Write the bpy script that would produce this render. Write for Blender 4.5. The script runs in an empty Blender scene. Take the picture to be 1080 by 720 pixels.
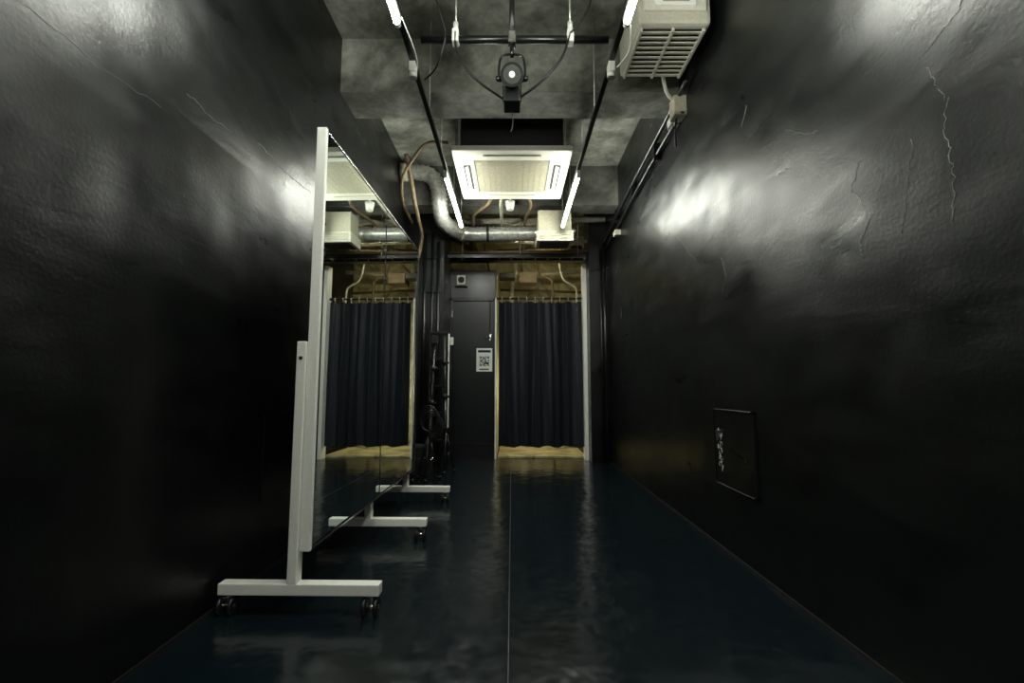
import bpy, bmesh, math, random
from mathutils import Vector, Matrix
random.seed(7)
S = bpy.context.scene
COL = S.collection

# ------------------------------------------------------------------ materials
def newmat(name):
    m = bpy.data.materials.new(name); m.use_nodes = True
    nt = m.node_tree; b = nt.nodes['Principled BSDF']
    return m, nt, b
def simple(name, col, rough=0.5, metal=0.0, bump=0.0, bscale=60.0, var=0.12):
    m, nt, b = newmat(name)
    tc = nt.nodes.new('ShaderNodeTexCoord')
    n = nt.nodes.new('ShaderNodeTexNoise'); n.inputs['Scale'].default_value = bscale; n.inputs['Detail'].default_value = 4
    nt.links.new(tc.outputs['Object'], n.inputs['Vector'])
    r = nt.nodes.new('ShaderNodeValToRGB')
    r.color_ramp.elements[0].position = .3; r.color_ramp.elements[1].position = .7
    r.color_ramp.elements[0].color = (*[c*(1-var) for c in col], 1)
    r.color_ramp.elements[1].color = (*[min(1, c*(1+var)) for c in col], 1)
    nt.links.new(n.outputs['Fac'], r.inputs['Fac']); nt.links.new(r.outputs['Color'], b.inputs['Base Color'])
    b.inputs['Roughness'].default_value = rough; b.inputs['Metallic'].default_value = metal
    if bump:
        bp = nt.nodes.new('ShaderNodeBump'); bp.inputs['Strength'].default_value = bump; bp.inputs['Distance'].default_value = .004
        nt.links.new(n.outputs['Fac'], bp.inputs['Height']); nt.links.new(bp.outputs['Normal'], b.inputs['Normal'])
    return m
def emis(name, col, s):
    m, nt, b = newmat(name)
    b.inputs['Base Color'].default_value = (*col, 1)
    b.inputs['Emission Color'].default_value = (*col, 1); b.inputs['Emission Strength'].default_value = s
    return m
def noise(nt, vec, scale, detail=4, rough=.55, dist=0):
    n = nt.nodes.new('ShaderNodeTexNoise'); n.inputs['Scale'].default_value = scale
    n.inputs['Detail'].default_value = detail; n.inputs['Roughness'].default_value = rough; n.inputs['Distortion'].default_value = dist
    nt.links.new(vec, n.inputs['Vector']); return n.outputs['Fac']
def mapping(nt, vec, sc):
    mp = nt.nodes.new('ShaderNodeMapping'); mp.inputs['Scale'].default_value = sc
    nt.links.new(vec, mp.inputs['Vector']); return mp.outputs['Vector']
def ramp(nt, fac, stops):
    r = nt.nodes.new('ShaderNodeValToRGB'); e = r.color_ramp.elements
    while len(e) < len(stops): e.new(.5)
    for i, (p, c) in enumerate(stops):
        e[i].position = p; e[i].color = (*c, 1) if len(c) == 3 else c
    nt.links.new(fac, r.inputs['Fac']); return r.outputs['Color']
def bumpchain(nt, b, items):
    prev = None
    for fac, st, di in items:
        bp = nt.nodes.new('ShaderNodeBump'); bp.inputs['Strength'].default_value = st; bp.inputs['Distance'].default_value = di
        nt.links.new(fac, bp.inputs['Height'])
        if prev: nt.links.new(prev, bp.inputs['Normal'])
        prev = bp.outputs['Normal']
    nt.links.new(prev, b.inputs['Normal'])

def black_wall_mat():
    m, nt, b = newmat('black_gloss_paint_on_plaster')
    v = nt.nodes.new('ShaderNodeTexCoord').outputs['Object']
    n1 = noise(nt, v, 1.6, 2); n2 = noise(nt, v, 10, 3); n3 = noise(nt, v, 75, 2)
    st = noise(nt, mapping(nt, v, (1, 1.0, 3)), 2.4, 4, .5, .8)
    c = ramp(nt, n2, [(.35, (.0012, .0018, .0017)), (.75, (.0030, .0040, .0036))])
    nt.links.new(c, b.inputs['Base Color'])
    rr = ramp(nt, st, [(.3, (.27,)*3), (.7, (.40,)*3)])
    nt.links.new(rr, b.inputs['Roughness'])
    bumpchain(nt, b, [(n1, .5, .05), (st, .3, .009), (n2, .22, .0035), (n3, .55, .0013)])
    return m
def concrete_mat(name, k=1.0):
    m, nt, b = newmat(name)
    v = nt.nodes.new('ShaderNodeTexCoord').outputs['Object']
    n1 = noise(nt, v, 1.5, 7, .68, .3); n2 = noise(nt, v, 11, 6, .65); n3 = noise(nt, v, 90, 2)
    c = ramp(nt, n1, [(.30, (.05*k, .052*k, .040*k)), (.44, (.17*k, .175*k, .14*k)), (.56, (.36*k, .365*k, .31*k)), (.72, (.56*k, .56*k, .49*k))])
    c2 = ramp(nt, n2, [(.3, (.45,)*3), (.6, (1,)*3)])
    mx = nt.nodes.new('ShaderNodeMix'); mx.data_type = 'RGBA'; mx.blend_type = 'MULTIPLY'; mx.inputs[0].default_value = .8
    nt.links.new(c, mx.inputs[6]); nt.links.new(c2, mx.inputs[7]); nt.links.new(mx.outputs[2], b.inputs['Base Color'])
    b.inputs['Roughness'].default_value = .65
    bumpchain(nt, b, [(n2, .5, .012), (n3, .3, .003)])
    return m
def floor_mat():
    m, nt, b = newmat('dark_teal_vinyl_floor')
    v = nt.nodes.new('ShaderNodeTexCoord').outputs['Object']
    n1 = noise(nt, v, 2.2, 6, .6, .8); n2 = noise(nt, v, 14, 5); n3 = noise(nt, v, 3.5, 3)
    n4 = noise(nt, v, 9, 2)
    nt.links.new(ramp(nt, n1, [(.3, (.0030, .0068, .0088)), (.7, (.0048, .0095, .0118))]), b.inputs['Base Color'])
    nt.links.new(ramp(nt, n2, [(.35, (.14,)*3), (.7, (.24,)*3)]), b.inputs['Roughness'])
    bumpchain(nt, b, [(n3, .55, .014), (n4, .35, .005), (n2, .10, .0015)])
    return m
def wood_mat():
    m, nt, b = newmat('yellow_plywood')
    v = nt.nodes.new('ShaderNodeTexCoord').outputs['Object']
    n = noise(nt, mapping(nt, v, (1, 1, 1)), 3.5, 6, .65, 1)
    nt.links.new(ramp(nt, n, [(.35, (.12, .10, .04)), (.5, (.36, .32, .16)), (.7, (.58, .53, .32))]), b.inputs['Base Color'])
    b.inputs['Roughness'].default_value = .45
    return m
def curtain_mat():
    m, nt, b = newmat('navy_curtain_fabric')
    v = nt.nodes.new('ShaderNodeTexCoord').outputs['Object']
    w = noise(nt, mapping(nt, v, (1, 1, .3)), 300, 2)
    nt.links.new(ramp(nt, w, [(.3, (.0024, .0048, .0088)), (.7, (.0048, .0084, .0140))]), b.inputs['Base Color'])
    b.inputs['Roughness'].default_value = .65
    return m

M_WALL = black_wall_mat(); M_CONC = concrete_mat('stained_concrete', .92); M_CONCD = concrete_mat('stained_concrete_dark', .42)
M_FLOOR = floor_mat(); M_WOOD = wood_mat(); M_CURT = curtain_mat()
M_BLK = simple('black_satin_paint', (.005, .006, .006), .3, 0, .3, 40)
M_BLKM = simple('black_matte', (.006, .006, .006), .6)
M_WHT = simple('white_powder_coat', (.80, .80, .74), .35, var=.03)
M_ACW = simple('ivory_plastic', (.60, .59, .50), .45, var=.05)
M_ACB = simple('aged_beige_housing', (.46, .45, .36), .5, var=.08)
M_GRIL = simple('beige_grille', (.36, .34, .25), .5)
M_DARK = simple('dark_slot', (.015, .015, .014), .7)
M_GALV = simple('galvanised_metal', (.62, .62, .56), .32, .7, .2, 30, .3)
M_PIPE = simple('lagged_pipe', (.36, .34, .26), .6, 0, .2, 20, .25)
M_RUST = simple('brown_pipe', (.13, .09, .045), .55, 0, .2, 20, .3)
M_CHR = simple('chrome', (.7, .7, .7), .15, 1)
M_RUB = simple('black_rubber', (.007, .007, .007), .4)
M_SCUF = simple('scuffed_paint', (.20, .21, .195), .5, 0, 0, 80, .4)
M_SEAM = simple('seam_weld', (.07, .085, .09), .4)
M_PAPER = simple('paper', (.75, .77, .73), .8, 0, 0, 30, .03)
M_INK = simple('black_ink', (.015, .015, .015), .8)
M_TUBE = emis('fluorescent_tube_glow', (.97, 1, .90), 145)
M_WARM = emis('warm_tube_glow', (1, .90, .58), 48)
M_BULB = emis('warm_bulb_glow', (1, .90, .62), 600)
M_DOOR = simple('black_door_paint', (.006, .0075, .008), .3, 0, .3, 12)
def mirror_mat():
    m, nt, b = newmat('silvered_mirror')
    b.inputs['Base Color'].default_value = (.78, .84, .82, 1); b.inputs['Metallic'].default_value = 1; b.inputs['Roughness'].default_value = .008
    return m
M_MIR = mirror_mat()
M_LENS = simple('glass_lens', (.55, .58, .55), .08, .9)

# ------------------------------------------------------------------ builder
class B:
    def __init__(s, name): s.name = name; s.bm = bmesh.new(); s.mats = []
    def mi(s, m):
        if m not in s.mats: s.mats.append(m)
        return s.mats.index(m)
    def absorb(s, t, mat, smooth=False):
        i = s.mi(mat)
        for f in t.faces:
            f.material_index = i
            if smooth == True: f.smooth = True
            elif smooth == 'side': f.smooth = len(f.verts) == 4
        bmesh.ops.recalc_face_normals(t, faces=t.faces)
        me = bpy.data.meshes.new('t'); t.to_mesh(me); t.free(); s.bm.from_mesh(me); bpy.data.meshes.remove(me)
        return s
    def box(s, lo, hi, mat, bev=0, rot=None):
        t = bmesh.new(); bmesh.ops.create_cube(t, size=1)
        lo, hi = Vector(lo), Vector(hi); c = (lo+hi)/2; d = hi-lo
        for v in t.verts: v.co = Vector((v.co.x*d.x, v.co.y*d.y, v.co.z*d.z))
        if bev: bmesh.ops.bevel(t, geom=list(t.edges), offset=bev, segments=2, affect='EDGES', profile=.6)
        if rot: bmesh.ops.rotate(t, verts=t.verts, cent=(0, 0, 0), matrix=rot)
        bmesh.ops.translate(t, verts=t.verts, vec=c)
        return s.absorb(t, mat)
    def cyl(s, p1, p2, r, mat, r2=None, seg=20):
        p1, p2 = Vector(p1), Vector(p2); d = p2-p1
        t = bmesh.new()
        bmesh.ops.create_cone(t, cap_ends=True, segments=seg, radius1=r, radius2=r if r2 is None else r2, depth=d.length)
        q = Vector((0, 0, 1)).rotation_difference(d.normalized()).to_matrix()
        bmesh.ops.rotate(t, verts=t.verts, cent=(0, 0, 0), matrix=q)
        bmesh.ops.translate(t, verts=t.verts, vec=(p1+p2)/2)
        return s.absorb(t, mat, 'side')
    def sph(s, c, r, mat, sc=(1, 1, 1)):
        t = bmesh.new(); bmesh.ops.create_uvsphere(t, u_segments=16, v_segments=10, radius=r)
        for v in t.verts: v.co = Vector((v.co.x*sc[0], v.co.y*sc[1], v.co.z*sc[2])) + Vector(c)
        return s.absorb(t, mat, True)
    def tube(s, pts, r, mat, seg=10, sub=8, corr=0, step=None, straight=False):
        P = [Vector(p) for p in pts]; path = []
        if straight: path = P
        else:
            for i in range(len(P)-1):
                p0 = P[max(i-1, 0)]; p1 = P[i]; p2 = P[i+1]; p3 = P[min(i+2, len(P)-1)]
                n = sub if step is None else max(2, int((p2-p1).length/step))
                for k in range(n):
                    u = k/n
                    path.append(.5*((2*p1)+(p2-p0)*u+(2*p0-5*p1+4*p2-p3)*u*u+(3*p1-p0-3*p2+p3)*u**3))
            path.append(P[-1])
        t = bmesh.new(); rings = []
        up = Vector((.13, .31, .94)).normalized()
        for i, p in enumerate(path):
            d = (path[min(i+1, len(path)-1)]-path[max(i-1, 0)]).normalized()
            a = d.cross(up)
            if a.length < .05: a = d.cross(Vector((1, .2, 0)))
            a.normalize(); b_ = d.cross(a).normalized()
            rr = r + (corr if i % 2 else -corr)
            rings.append([t.verts.new(p+rr*(math.cos(2*math.pi*k/seg)*a+math.sin(2*math.pi*k/seg)*b_)) for k in range(seg)])
        for i in range(len(rings)-1):
            for k in range(seg):
                t.faces.new([rings[i][k], rings[i][(k+1) % seg], rings[i+1][(k+1) % seg], rings[i+1][k]])
        t.faces.new(rings[0]); t.faces.new(rings[-1])
        return s.absorb(t, mat, 'side')
    def done(s, origin=True, rotz=0, pivot=None):
        me = bpy.data.meshes.new(s.name)
        vs = s.bm.verts
        if pivot: o = Vector(pivot)
        elif origin:
            xs = [v.co.x for v in vs]; ys = [v.co.y for v in vs]; zs = [v.co.z for v in vs]
            o = Vector(((min(xs)+max(xs))/2, (min(ys)+max(ys))/2, min(zs)))
        else: o = Vector((0, 0, 0))
        bmesh.ops.translate(s.bm, verts=list(vs), vec=-o)
        s.bm.to_mesh(me); s.bm.free()
        for m in s.mats: me.materials.append(m)
        ob = bpy.data.objects.new(s.name, me); COL.objects.link(ob); ob.location = o; ob.rotation_euler[2] = rotz
        return ob
def slab(name, lo, hi, mat): return B(name).box(lo, hi, mat).done(origin=False)

# ------------------------------------------------------------------ room shell
XL, XR = -1.20, 1.175
YB, YF = -2.6, 7.4
ZC = 3.35
slab('floor', (XL-.12, YB-.12, -.1), (XR+.12, YF+.12, 0), M_FLOOR)
slab('wall_left', (XL-.12, YB-.12, 0), (XL, YF+.12, ZC), M_WALL)
slab('wall_right', (XR, YB-.12, 0), (XR+.12, YF+.12, ZC), M_WALL)
slab('wall_back', (XL, YB-.12, 0), (XR, YB, ZC), M_WALL)
slab('wall_far', (XL, YF, 0), (XR, YF+.12, ZC), M_WOOD)
slab('ceiling', (XL-.12, YB-.12, ZC), (XR+.12, YF+.12, ZC+.12), M_CONC)
slab('ceiling_beam', (XL, 3.06, 2.95), (XR, 3.38, ZC), M_CONC)
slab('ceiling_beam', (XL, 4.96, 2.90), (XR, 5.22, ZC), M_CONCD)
slab('ceiling_beam', (XL, -1.2, 2.95), (XR, -.88, ZC), M_CONC)
slab('wall_column_left', (XL, 5.35, 0), (-.80, 6.0, ZC), M_WALL)
slab('wall_column_right', (.955, 5.66, 0), (XR, 6.0, ZC), M_WALL)
slab('wall_partition_side', (-.225, 6.08, .0), (-.200, YF, 2.42), M_WOOD)
b = B('wall_partition')
b.box((-.80, 5.98, 2.05), (-.215, 6.08, 2.42), M_DOOR, .004)
b.done(origin=False)
slab('lintel_beam', (-.80, 5.86, 2.52), (.955, 5.97, 2.64), M_BLK)
slab('door_step', (-.80, 5.93, 0), (-.228, 6.07, .19), M_BLK)
b = B('door_1')
b.box((-.775, 6.00, .19), (-.245, 6.04, 2.02), M_DOOR, .003)
b.box((-.80, 5.975, .19), (-.775, 6.06, 2.05), M_BLK, .003)
b.box((-.245, 5.975, .19), (-.222, 6.06, 2.05), M_BLK, .003)
b.box((-.80, 5.975, 2.02), (-.222, 6.06, 2.05), M_BLK, .003)
b.box((-.30, 5.985, 1.50), (-.265, 6.0, 1.58), M_CHR, .003)
b.cyl((-.283, 5.94, 1.54), (-.283, 5.99, 1.54), .009, M_CHR)
b.cyl((-.283, 5.945, 1.54), (-.36, 5.945, 1.54), .008, M_CHR)
b.tube([(-.29, 5.97, 2.04), (-.285, 5.97, 1.9), (-.29, 5.965, 1.62)], .005, M_RUB, seg=6)
for z in (.4, 1.1, 1.8): b.box((-.782, 5.965, z), (-.77, 5.98, z+.09), M_CHR, .001)
b.done()
b = B('trim_1'); b.box((-.219, 5.93, .0), (-.200, 5.97, 2.05), M_WHT, .003); b.done()
b = B('trim_2'); b.box((.905, 5.84, 0), (.952, 5.98, 2.47), M_WHT, .004); b.done()
b = B('plywood_platform'); b.box((-.18, 6.02, .0), (.95, YF-.01, .025), M_WOOD, .004); b.done()
slab('baseboard_right', (XR-.005, YB, 0), (XR, 5.66, .018), M_BLKM)
slab('baseboard_left', (XL, YB, 0), (XL+.005, 5.35, .018), M_BLKM)
b = B('floor_seam'); b.box((-.0135, YB+.01, 0), (-.0108, 5.9, .001), M_SEAM); b.done()

# wall hatches
b = B('access_hatch')
for lo, hi in [((2.27, .36), (2.73, .372)), ((2.27, .768), (2.73, .78)), ((2.27, .36), (2.28, .78)), ((2.72, .36), (2.73, .78))]:
    b.box((XR-.008, lo[0], lo[1]), (XR, hi[0], hi[1]), M_BLK)
b.box((XR-.005, 2.285, .375), (XR, 2.715, .765), M_WALL)
b.tube([(XR-.009, 2.70, .775), (XR-.009, 2.5, .777), (XR-.009, 2.3, .776)], .0014, M_SCUF, seg=5)
b.tube([(XR-.009, 2.70, .366), (XR-.009, 2.5, .364), (XR-.009, 2.3, .366)], .0012, M_SCUF, seg=5)
b.box((XR-.016, 2.64, .60), (XR-.004, 2.68, .66), M_CHR, .003)
for i in range(24):
    z = .44+i*.009+random.uniform(-.01, .01); y = 2.655+random.uniform(-.028, .028)
    b.tube([(XR-.0065, y, z), (XR-.0065, y+random.uniform(-.012, .012), z+.01), (XR-.0065, y+random.uniform(-.012, .012), z+.022)], random.uniform(.0007, .0022), M_PAPER, seg=5, sub=3)
b.done()
b = B('access_hatch')
for lo, hi in [((2.27, .36), (2.73, .37)), ((2.27, .768), (2.73, .778)), ((2.27, .36), (2.28, .78)), ((2.72, .36), (2.73, .78))]:
    b.box((XL, lo[0], lo[1]), (XL+.008, hi[0], hi[1]), M_BLK)
b.box((XL, 2.285, .375), (XL+.005, 2.715, .765), M_WALL)
b.done()

def crack(pts, r, X=XR, sgn=-1):
    out = []
    for i in range(len(pts)-1):
        a, c = pts[i], pts[i+1]; n = 8
        for k in range(n):
            u = k/n; j = .006
            out.append((X+sgn*.0003, a[0]+(c[0]-a[0])*u+random.uniform(-j, j), a[1]+(c[1]-a[1])*u+random.uniform(-j, j)))
    out.append((X+sgn*.0003, *pts[-1]))
    return out, r
b = B('plaster_cracks')
for pts, r in [([(1.235, 1.80), (1.215, 1.74), (1.185, 1.67), (1.20, 1.60), (1.19, 1.52), (1.185, 1.45), (1.20, 1.34)], .0013),
               ([(1.50, 1.66), (1.55, 1.58), (1.50, 1.50)], .0011), ([(1.48, 1.45), (1.53, 1.38), (1.52, 1.33)], .0011),
               ([(1.10, 1.92), (1.14, 1.88), (1.20, 1.86), (1.26, 1.84)], .0011),
               ([(1.30, 1.62), (1.33, 1.50), (1.36, 1.36)], .0008),
               ([(1.06, 1.93), (1.09, 1.88), (1.12, 1.93)], .0011),
               ([(3.2, 1.95), (3.0, 1.78), (2.9, 1.70)], .0010), ([(2.55, 1.62), (2.5, 1.5), (2.56, 1.42)], .0010),
               ([(3.3, 1.62), (2.9, 1.72), (2.6, 1.80)], .0007), ([(1.9, 2.0), (1.75, 1.9), (1.7, 1.88)], .0007),
               ([(2.2, 2.30), (2.26, 2.22)], .0014)]:
    o, rr = crack(pts, r); b.tube(o, rr, M_SCUF, seg=5, straight=True)
b.done()
b = B('plaster_cracks')
for pts, r in [([(1.02, 1.84), (1.25, 1.83), (1.5, 1.85)], .0007), ([(1.62, 1.98), (1.75, 1.97), (1.9, 1.99)], .0009), ([(2.1, 2.05), (2.4, 2.03), (2.7, 2.06)], .0008),
               ([(1.28, 2.12), (1.31, 2.10)], .0015)]:
    o, rr = crack(pts, r, XL, 1); b.tube(o, rr, M_SCUF, seg=5, straight=True)
b.done()
b = B('wall_outlet'); b.box((XR-.01, 4.9, 1.62), (XR, 4.98, 1.74), M_BLK, .002); b.done()

# ------------------------------------------------------------------ mobile mirror
b = B('rolling_mirror_stand')
PX = -.852
y0, y1 = 1.95, 3.79
ym = (y0+y1)/2
for ya, yb in ((y0, ym-.003), (ym+.003, y1)):
    b.box((PX, ya, .25), (PX+.03, yb, 2.03), M_BLKM)
    b.box((PX+.03, ya+.008, .262), (PX+.036, yb-.008, 2.018), M_MIR)
    b.box((PX-.002, ya, .243), (PX+.039, yb, .254), M_CHR, .002)
    b.box((PX-.002, ya, 2.024), (PX+.039, yb, 2.035), M_CHR, .002)
b.box((PX-.002, y0-.014, .243), (PX+.040, y0+.008, 2.035), M_WHT, .003)
b.box((PX-.002, y1-.008, .243), (PX+.040, y1+.010, 2.035), M_BLKM, .003)
for yy in (y0, ym, y1-.02):
    b.box((PX-.043, yy-.025, .12), (PX-.004, yy+.025, 1.09), M_WHT, .004)
    b.box((-1.17, yy-.025, .078), (-.525, yy+.025, .122), M_WHT, .004)
    b.cyl((PX-.045, yy, 1.02), (PX-.04, yy, 1.02), .008, M_CHR)
    b.cyl((PX-.024, yy-.028, 1.02), (PX-.024, yy-.02, 1.02), .008, M_BLKM)
    for xx in (-1.135, -.56):
        b.cyl((xx, yy, .078), (xx, yy, .062), .018, M_CHR)
        b.box((xx-.016, yy-.022, .03), (xx-.012, yy+.022, .066), M_CHR)
        b.box((xx+.012, yy-.022, .03), (xx+.016, yy+.022, .066), M_CHR)
        b.cyl((xx-.030, yy-.01, .034), (xx-.0165, yy-.01, .034), .034, M_RUB)
        b.cyl((xx+.0165, yy-.01, .034), (xx+.030, yy-.01, .034), .034, M_RUB)
        b.cyl((xx-.034, yy-.01, .034), (xx+.034, yy-.01, .034), .008, M_CHR)
b.box((PX-.04, y0, .30), (PX-.01, y1, .33), M_WHT, .003)
b.box((PX-.04, y0, 1.0), (PX-.01, y1, 1.03), M_WHT, .003)
b.done(pivot=(PX, y0, 0), rotz=math.radians(-1.1))

# ------------------------------------------------------------------ tube lights
ZT = 2.62; XT = .545
def tube_light(x, ya, yb, z=ZT):
    b = B('fluorescent_tube_light')
    b.box((x-.014, ya-.02, z+.022), (x+.014, yb+.02, z+.045), M_WHT, .003)
    b.cyl((x, ya, z), (x, yb, z), .014, M_TUBE, seg=16)
    for y in (ya, yb):
        b.cyl((x, y-.012, z), (x, y+.012, z), .016, M_WHT)
        b.box((x-.012, y-.018, z-.005), (x+.012, y+.018, z+.03), M_WHT, .003)
    b.done()
for x in (-XT, XT):
    tube_light(x, .86, 2.05); tube_light(x, 3.66, 4.86); tube_light(x, -1.9, -.7)
    b = B('lighting_rail')
    b.box((x-.014, YB+.02, ZT+.05), (x+.014, 4.92, ZT+.08), M_BLK, .003)
    for y in (-2.2, -.4, .9, 2.0, 2.9, 3.42, 4.2, 4.85):
        b.cyl((x, y, ZT+.08), (x, y, ZC if not 3.05 < y < 3.39 else 2.95), .004, M_GALV)
    y = 2.40
    b.box((x-.018, y-.03, ZT-.005), (x+.018, y+.03, ZT+.055), M_WHT, .006)
    b.cyl((x, y, ZT-.03), (x, y, ZT), .022, M_WHT)
    b.tube([(x+.02, 2.05, ZT+.03), (x+.05, 2.2, ZT-.02), (x+.03, 2.38, ZT+.02)], .004, M_WHT, seg=6)
    b.done()

b = B('lighting_cross_pipe')
b.cyl((-.50, 2.38, 2.80), (.53, 2.38, 2.80), .021, M_BLK)
for x in (-.31, .32):
    b.cyl((x, 2.38, 2.82), (x, 2.38, ZC), .005, M_GALV)
    b.box((x-.018, 2.355, 2.775), (x+.018, 2.405, 2.85), M_WHT, .005)
    b.cyl((x, 2.38, 2.85), (x, 2.38, 2.90), .014, M_WHT)
b.cyl((.0, 2.40, 2.82), (.0, 2.40, ZC), .015, M_BLK)
b.done()
b = B('stage_spotlight')
b.box((-.022, 2.352, 2.765), (.022, 2.408, 2.835), M_CHR, .006)
b.cyl((0, 2.38, 2.765), (0, 2.38, 2.70), .011, M_BLK)
b.tube([(-.07, 2.38, 2.56), (-.07, 2.38, 2.64), (-.055, 2.38, 2.70), (0, 2.38, 2.715), (.055, 2.38, 2.70), (.07, 2.38, 2.64), (.07, 2.38, 2.56)], .007, M_BLK, seg=8)
c = Vector((0, 2.40, 2.57)); d = Vector((0, -.8, -.28)).normalized()
b.cyl(c-d*.12, c+d*.08, .052, M_BLK, seg=28)
b.cyl(c+d*.08, c+d*.12, .060, M_BLK, seg=28)
b.cyl(c-d*.17, c-d*.12, .035, M_BLK, r2=.05)
b.cyl(c+d*.1195, c+d*.1215, .046, M_LENS, seg=28)
b.cyl(c+d*.1216, c+d*.1222, .016, M_PAPER, seg=20)  # painted lens highlight: a matte white disc laid over the glass
for sx in (-1, 1): b.cyl((sx*.05, 2.38, 2.57), (sx*.088, 2.38, 2.57), .016, M_BLK)
b.box((-.045, 2.34, 2.42), (.045, 2.46, 2.52), M_BLK, .008)
for i in range(5): b.box((-.052, 2.40+i*.02, 2.505), (.052, 2.407+i*.02, 2.64), M_BLKM)
b.done()
b = B('hanging_cable')
b.tube([(-.31, 2.36, 2.83), (-.30, 2.36, 2.72), (-.22, 2.36, 2.58), (-.08, 2.40, 2.49), (0, 2.44, 2.47)], .007, M_RUB, seg=6)
b.tube([(.32, 2.36, 2.83), (.27, 2.36, 2.68), (.16, 2.37, 2.55), (.05, 2.40, 2.48), (0, 2.44, 2.47)], .007, M_RUB, seg=6)
b.tube([(-.36, 2.36, 2.81), (-.40, 2.40, 2.70), (-.45, 2.5, 2.70), (-.52, 2.6, 2.72)], .006, M_RUB, seg=6)
b.tube([(.32, 2.36, 2.82), (.42, 2.30, 2.95), (.38, 2.3, 3.2), (.40, 2.3, 3.35)], .006, M_RUB, seg=6)
b.tube([(-.42, 2.2, 3.35), (-.45, 2.25, 3.1), (-.40, 2.3, 2.95), (-.36, 2.36, 2.82)], .006, M_RUB, seg=6)
b.tube([(.0, 2.44, 2.43), (.005, 2.44, 2.34), (-.01, 2.44, 2.30)], .003, M_RUB, seg=6)
b.done()

# ------------------------------------------------------------------ ceiling cassette air conditioner
b = B('ceiling_cassette_air_conditioner')
zc = 2.79; ya, yb = 3.56, 4.54; w = .492
b.box((-.42, ya+.05, zc+.045), (.42, yb-.05, 3.10), M_BLKM, .01)
ymid = (ya+yb)/2
g = .32
b.box((-w, ya, zc), (w, ymid-g, zc+.045), M_ACW, .012)
b.box((-w, ymid+g, zc), (w, yb, zc+.045), M_ACW, .012)
b.box((-w, ymid-g-.01, zc), (-g, ymid+g+.01, zc+.045), M_ACW, .01)
b.box((g, ymid-g-.01, zc), (w, ymid+g+.01, zc+.045), M_ACW, .01)
b.box((-g-.01, ymid-g-.01, zc+.022), (g+.01, ymid+g+.01, zc+.04), M_DARK)
for i in range(27):
    y = ymid-g+.012+i*(2*g-.024)/26
    b.box((-g+.01, y-.008, zc+.003), (g-.01, y+.008, zc+.013), M_GRIL)
for i in range(13):
    x = -g+.01+i*(2*g-.02)/12
    b.box((x-.003, ymid-g, zc), (x+.003, ymid+g, zc+.015), M_GRIL)
for sx in (-1, 1):
    b.box((min(sx*.355, sx*.42), ymid-.24, zc-.002), (max(sx*.355, sx*.42), ymid+.24, zc+.004), M_DARK)
    b.box((min(sx*.375, sx*.405), ymid-.23, zc-.014), (max(sx*.375, sx*.405), ymid+.23, zc-.006), M_ACW, .002, Matrix.Rotation(sx*.4, 3, 'Y'))
    b.box((-.24, ymid+sx*.395-.02, zc-.002), (.24, ymid+sx*.395+.02, zc+.004), M_GRIL)
    b.box((-.23, ymid+sx*.395-.014, zc-.010), (.23, ymid+sx*.395+.014, zc-.004), M_ACW, .002)
    for sy in (-1, 1):
        b.cyl((sx*.44, ymid+sy*.38, zc+.04), (sx*.44, ymid+sy*.38, ZC), .006, M_GALV)
b.done()

b = B('suspended_air_conditioner')
b.box((.71, 2.42, 2.93), (1.12, 2.88, 3.30), M_ACB, .02)
b.box((.74, 2.405, 3.00), (1.09, 2.425, 3.27), M_ACW, .008)
b.box((.80, 2.392, 3.02), (1.03, 2.41, 3.10), M_WHT, .008)
b.box((.84, 2.388, 3.04), (.99, 2.394, 3.075), M_GRIL, .002)
b.box((.735, 2.46, 2.924), (1.095, 2.85, 2.932), M_DARK)
for i in range(10):
    y = 2.475+i*.040
    b.box((.74, y-.013, 2.914), (1.09, y+.013, 2.920), M_ACB, .001, Matrix.Rotation(.25, 3, 'X'))
for x in (.735, .915, 1.09): b.box((x-.008, 2.45, 2.908), (x+.008, 2.86, 2.93), M_ACB, .002)
for x in (.78, 1.05):
    b.cyl((x, 2.5, 3.28), (x, 2.5, ZC), .006, M_GALV); b.cyl((x, 2.8, 3.28), (x, 2.8, ZC), .006, M_GALV)
b.done()

b = B('air_diffuser_box')
b.box((.29, 5.0, 2.62), (.66, 5.25, 2.86), M_GRIL, .008)
b.box((.27, 4.97, 2.50), (.68, 5.28, 2.62), M_ACB, .012)
for i in range(5): b.box((.30, 4.962, 2.52+i*.018), (.65, 4.972, 2.528+i*.018), M_GRIL)
b.box((.31, 5.0, 2.494), (.64, 5.24, 2.50), M_DARK)
b.cyl((.33, 5.1, 2.85), (.33, 5.1, 2.9), .006, M_GALV); b.cyl((.62, 5.1, 2.85), (.62, 5.1, 2.9), .006, M_GALV)
b.done()

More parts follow.
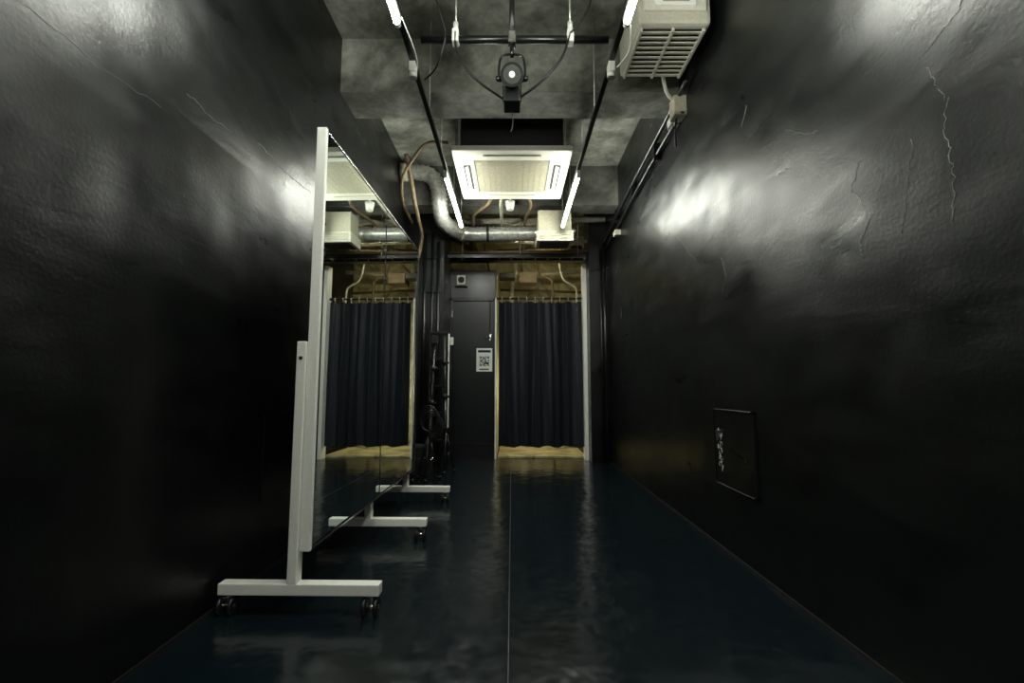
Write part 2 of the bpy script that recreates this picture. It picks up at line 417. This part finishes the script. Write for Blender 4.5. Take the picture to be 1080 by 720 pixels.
b = B('flexible_duct')
b.tube([(-1.19, 4.80, 3.20), (-1.0, 4.80, 3.20), (-.86, 4.80, 3.15), (-.79, 4.81, 3.0), (-.78, 4.83, 2.84), (-.76, 4.98, 2.73), (-.66, 5.22, 2.70), (-.5, 5.34, 2.70), (-.1, 5.36, 2.71), (.27, 5.38, 2.72)], .082, M_GALV, seg=20, step=.022, corr=.007)
b.cyl((.25, 5.38, 2.72), (.40, 5.38, 2.72), .085, M_GALV)
b.cyl((-.62, 5.28, 2.70), (-.58, 5.30, 2.70), .092, M_PIPE)
b.cyl((-.30, 5.355, 2.705), (-.27, 5.355, 2.705), .092, M_BLKM)
b.cyl((-1.19, 4.80, 3.20), (-1.12, 4.80, 3.20), .098, M_PIPE)
b.done()
b = B('copper_pipe_bundle')
b.tube([(-1.05, 4.4, 3.2), (-1.03, 4.55, 3.02), (-1.02, 4.7, 2.84), (-1.02, 4.9, 2.72), (-1.04, 5.2, 2.6), (-1.12, 5.3, 2.3)], .022, M_RUST, seg=10)
b.tube([(-.6, 4.15, 3.18), (-.8, 4.2, 3.2), (-.95, 4.35, 3.15), (-1.1, 4.5, 3.0), (-1.15, 4.75, 2.84), (-1.15, 5.2, 2.78)], .016, M_RUST, seg=10)
b.tube([(-.2, 4.6, 2.88), (-.25, 4.8, 2.85), (-.35, 4.95, 2.84), (-.45, 5.2, 2.84), (-.5, 6.0, 2.84)], .02, M_RUST, seg=10)
b.tube([(-.1, 4.6, 2.88), (-.12, 4.8, 2.84), (-.12, 5.2, 2.84), (-.12, 6.0, 2.84)], .018, M_PIPE, seg=10)
b.tube([(.15, 4.6, 2.88), (.2, 4.8, 2.84), (.16, 5.2, 2.84), (.14, 6.0, 2.84)], .016, M_RUST, seg=10)
b.done()
b = B('sprinkler_head')
b.cyl((-.02, 4.72, 2.84), (-.02, 4.72, 2.75), .05, M_ACW, r2=.035); b.cyl((-.02, 4.72, 2.84), (-.02, 4.72, ZC), .01, M_GALV); b.done()

b = B('ceiling_service_pipes')
for (x1, y1_, z1, x2, y2_, z2, r, m) in [
    (-1.18, 5.62, 2.94, 1.16, 5.62, 2.98, .035, M_PIPE), (-.78, 5.75, 2.78, .95, 5.75, 2.74, .022, M_GALV),
    (-.78, 5.7, 2.58, .95, 5.7, 2.60, .018, M_RUST), (-.2, 6.2, 2.74, .95, 6.2, 2.80, .03, M_RUST), (-1.1, 6.5, 3.05, 1.1, 6.5, 2.95, .045, M_PIPE),
    (-.18, 6.9, 2.55, 1.1, 6.9, 2.65, .03, M_PIPE), (-.18, 7.1, 2.40, 1.1, 7.1, 2.36, .02, M_RUST), (-1.18, 6.25, 3.15, 1.1, 6.25, 3.18, .05, M_GALV),
    (.75, 5.5, 2.8, .75, 7.35, 2.8, .03, M_GALV), (.5, 5.5, 3.05, .5, 7.35, 3.05, .05, M_PIPE), (-.6, 5.5, 3.1, -.6, 7.35, 3.1, .05, M_RUST),
    (.15, 5.75, 2.68, .15, 7.35, 2.66, .02, M_GALV), (-.35, 5.75, 2.70, -.35, 7.35, 2.68, .015, M_RUST)]:
    b.cyl((x1, y1_, z1), (x2, y2_, z2), r, m)
b.tube([(.92, 6.5, 1.6), (.92, 6.5, 2.22), (.86, 6.5, 2.34), (.74, 6.5, 2.42), (.68, 6.5, 2.6), (.66, 6.5, 2.9)], .014, M_ACB)
b.tube([(.35, 6.7, 2.9), (.42, 6.7, 2.55), (.55, 6.7, 2.48), (.60, 6.7, 2.2), (.6, 6.7, .05)], .02, M_RUST)
b.tube([(.05, 6.9, 2.9), (.05, 6.9, 2.5), (0, 6.9, 2.3), (0, 6.9, .03)], .03, M_PIPE)
b.box((.1, 6.6, 2.40), (.36, 6.85, 2.56), M_RUST, .01)
b.box((-.18, 6.4, 2.42), (.04, 6.6, 2.50), M_BLKM, .01)
b.done()
b = B('cable_tray')
b.box((-.78, 5.50, 2.46), (.9, 5.52, 2.50), M_BLK); b.box((-.78, 5.63, 2.46), (.9, 5.65, 2.50), M_BLK)
for i in range(12): b.box((-.77+i*.15, 5.51, 2.465), (-.75+i*.15, 5.64, 2.475), M_BLK)
for x in (-.6, .1, .8): b.cyl((x, 5.51, 2.48), (x, 5.51, ZC), .005, M_GALV)
b.tube([(-.78, 5.56, 2.49), (-.2, 5.56, 2.50), (.3, 5.57, 2.49), (.9, 5.56, 2.5)], .016, M_RUB)
b.tube([(-.78, 5.60, 2.49), (-.3, 5.59, 2.51), (.2, 5.60, 2.49), (.9, 5.60, 2.5)], .012, M_PIPE)
b.done()

b = B('wall_conduit')
b.tube([(1.13, 2.85, 2.88), (1.13, 3.0, 2.86), (1.13, 4.3, 2.78), (1.13, 5.55, 2.66)], .018, M_BLK, seg=12)
b.tube([(1.145, 2.95, 2.74), (1.145, 3.6, 2.72), (1.145, 5.55, 2.58)], .016, M_BLK, seg=12)
b.cyl((1.13, 5.58, 2.68), (1.13, 5.58, .02), .018, M_BLK); b.cyl((1.09, 5.60, 2.60), (1.09, 5.60, .02), .014, M_BLK)
b.box((1.09, 2.95, 2.72), (XR, 3.05, 2.86), M_GRIL, .006)
b.box((1.11, 3.10, 2.73), (XR, 3.16, 2.79), M_WHT, .004)
for y in (3.5, 4.2, 4.9): b.box((1.12, y, 2.68), (XR, y+.02, 2.82), M_BLK, .002)
b.box((1.11, 4.86, 2.53), (XR, 4.95, 2.59), M_GRIL, .004)
b.tube([(1.12, 3.0, 2.72), (1.10, 2.98, 2.62), (1.13, 3.05, 2.55), (1.15, 3.12, 2.66), (1.14, 3.13, 2.74)], .006, M_RUB, seg=6)
b.tube([(1.0, 2.90, 2.98), (1.04, 2.95, 2.88), (1.1, 3.0, 2.85)], .012, M_ACW, seg=8)
b.done()
b = B('wall_conduit')
b.cyl((-.86, 5.33, 2.60), (-.86, 5.33, .05), .02, M_BLK); b.cyl((-.93, 5.33, 2.7), (-.93, 5.33, .05), .016, M_BLK)
b.cyl((-1.02, 5.33, 2.7), (-1.02, 5.33, .05), .022, M_BLK)
for z in (.6, 1.3, 2.0, 2.4): b.box((-1.06, 5.325, z), (-.83, 5.35, z+.02), M_BLK)
b.done()

# ------------------------------------------------------------------ curtain + rod
def curtain(name, xa, xb, y, z0, z1, folds):
    bm = bmesh.new(); nx, nz = 260, 24; rows = []
    for j in range(nz+1):
        t = j/nz; z = z0+(z1-z0)*t; row = []
        for i in range(nx+1):
            u = i/nx
            ph = u*folds*2*math.pi + .9*math.sin(u*9.0)+.35*math.sin(3*t+u*5)
            amp = .032+.014*math.sin(u*17+1)-.010*t
            yy = y+amp*math.sin(ph)+.004*math.sin(2.3*ph+4*t)
            xx = xa+(xb-xa)*u + .006*math.sin(ph*2)+(.012*math.sin(u*14)*(1-t))
            zz = z+(.010*math.sin(ph*.5) if j == 0 else 0)-(.012*(.5-.5*math.cos(ph)) if j == nz else 0)
            row.append(bm.verts.new((xx, yy, zz)))
        rows.append(row)
    for j in range(nz):
        for i in range(nx):
            f = bm.faces.new([rows[j][i], rows[j][i+1], rows[j+1][i+1], rows[j+1][i]]); f.smooth = True
    b = B(name); b.absorb(bm, M_CURT, True)
    n = 10
    for k in range(n):
        x = xa+(xb-xa)*(k+.4)/n
        b.cyl((x, y, z1-.02), (x, y, z1+.035), .006, M_PIPE)
        b.tube([(x, y-.02, z1+.035), (x, y, z1+.058), (x, y+.02, z1+.035), (x, y, z1+.015), (x, y-.02, z1+.035)], .005, M_ACW, seg=6)
    return b.done()
curtain('curtain', -.172, .895, 5.93, .155, 2.0, 8)
b = B('curtain_rod'); b.cyl((-.199, 5.93, 2.04), (.904, 5.93, 2.04), .012, M_BLK); b.sph((.888, 5.93, 2.04), .018, M_BLK); b.done()

# ------------------------------------------------------------------ door surroundings
b = B('emergency_light_box')
b.box((-.74, 5.93, 2.20), (-.58, 5.98, 2.37), M_BLK, .006)
b.box((-.715, 5.922, 2.225), (-.605, 5.931, 2.345), M_ACW, .004)
b.cyl((-.66, 5.918, 2.285), (-.66, 5.923, 2.285), .042, M_DARK)
b.done()
b = B('qr_code_poster')
b.box((-.46, 5.992, 1.10), (-.255, 5.999, 1.40), M_PAPER)
n = 13
for i in range(n):
    for j in range(n):
        corner = (i < 4 and j < 4) or (i < 4 and j > n-5) or (i > n-5 and j > n-5)
        on = random.random() < .5
        if corner:
            a = i if i < 4 else n-1-i; c_ = j if j < 4 else n-1-j
            on = not (a == 3 or c_ == 3 or (a == 1 and c_ == 1))
        if on:
            s = .125/n; x = -.42+i*s; z = 1.17+j*s
            b.box((x, 5.990, z), (x+s, 5.9925, z+s), M_INK)
b.box((-.44, 5.990, 1.345), (-.275, 5.9925, 1.375), M_INK)
b.box((-.42, 5.990, 1.12), (-.30, 5.9925, 1.135), M_INK)
b.done()
b = B('light_switch'); b.box((-.80, 5.96, 1.44), (-.755, 5.976, 1.54), M_WHT, .003); b.box((-.785, 5.955, 1.47), (-.77, 5.961, 1.51), M_ACW, .001); b.done()

# ------------------------------------------------------------------ stands behind mirror
def tripod(x, y, h, lean=0, spread=.16, top=True):
    b = B('folded_tripod_stand')
    b.cyl((x, y, .12), (x+lean, y, h), .013, M_BLK)
    b.cyl((x, y, .10), (x+lean*.5, y, h*.55), .019, M_BLK)
    for z in (h*.55, h*.8): b.cyl((x+lean*z/h, y, z-.02), (x+lean*z/h, y, z+.03), .026, M_BLKM); b.sph((x+lean*z/h+.035, y-.01, z), .014, M_BLKM)
    for a in (.5, 2.6, 4.7):
        fx, fy = x+spread*math.cos(a), y+spread*math.sin(a)
        b.cyl((x, y, .45), (fx, fy, .02), .010, M_BLK)
        b.cyl((x, y, .17), ((x+fx)/2, (y+fy)/2, .22), .007, M_CHR)
        b.sph((fx, fy, .018), .018, M_RUB)
    if top: b.box((x+lean-.03, y-.03, h-.02), (x+lean+.03, y+.03, h+.06), M_BLKM, .006)
    b.done()
tripod(-.82, 4.62, 1.35, .05, .12); tripod(-1.05, 4.45, 1.1, .0, .12)
tripod(-.70, 5.0, 1.45, -.03, .10, False)
b = B('folding_step_ladder')
for x in (-.93, -.73):
    b.box((x-.012, 5.22, .0), (x+.012, 5.25, 1.55), M_BLK, .004)
    b.box((x-.012, 5.27, .0), (x+.012, 5.29, 1.45), M_BLK, .004)
for z in (.3, .6, .9, 1.2, 1.5): b.box((-.93, 5.21, z), (-.73, 5.27, z+.025), M_BLK, .003)
b.box((-.718, 5.21, .45), (-.706, 5.25, 1.5), M_WHT, .001)
b.done()
b = B('coiled_cable')
for k in range(5):
    pts = [(-.80+.085*math.cos(a)*(1+.05*k), 0, .60+.12*math.sin(a)*(1-.04*k)) for a in [i*math.pi/6 for i in range(13)]]
    b.tube([(p[0]+.01*k, 4.52+.010*k, p[2]-.02*k) for p in pts], .008, M_RUB, seg=6, sub=3)
b.done()
b = B('equipment_case'); b.box((-1.05, 4.80, .0), (-.84, 5.05, .30), M_BLKM, .012); b.box((-1.05, 4.795, .17), (-.84, 4.802, .18), M_CHR); b.box((-.97, 4.785, .12), (-.89, 4.80, .15), M_CHR, .003); b.done()

# warm lights in the alcove (behind the lintel and behind the curtain)
b = B('warm_strip_light')
b.cyl((.02, 6.06, 2.61), (.72, 6.06, 2.61), .012, M_WARM, seg=12)
b.box((-.0, 6.045, 2.625), (.74, 6.075, 2.65), M_WHT, .003)
for x in (.1, .64): b.cyl((x, 6.06, 2.65), (x, 6.06, ZC), .004, M_GALV)
b.done()
b = B('bare_bulb_lamp')
b.sph((.38, 6.5, .9), .03, M_BULB); b.cyl((.38, 6.5, .93), (.38, 6.5, 1.0), .018, M_BLKM); b.cyl((.38, 6.5, 1.0), (.38, 6.5, ZC), .004, M_RUB); b.done()

# ------------------------------------------------------------------ world, camera
w = bpy.data.worlds.new('World'); S.world = w; w.use_nodes = True
w.node_tree.nodes['Background'].inputs[0].default_value = (.5, .6, .6, 1); w.node_tree.nodes['Background'].inputs[1].default_value = .01
cam = bpy.data.cameras.new('Camera'); co = bpy.data.objects.new('Camera', cam); COL.objects.link(co)
cam.sensor_width = 36; cam.lens = 16.33; cam.clip_start = .02
co.location = (0, 0, .9); co.rotation_euler = (math.radians(95.6), 0, 0)
S.camera = co
S.view_settings.view_transform = 'Standard'
S.view_settings.look = 'None'
S.view_settings.exposure = 0
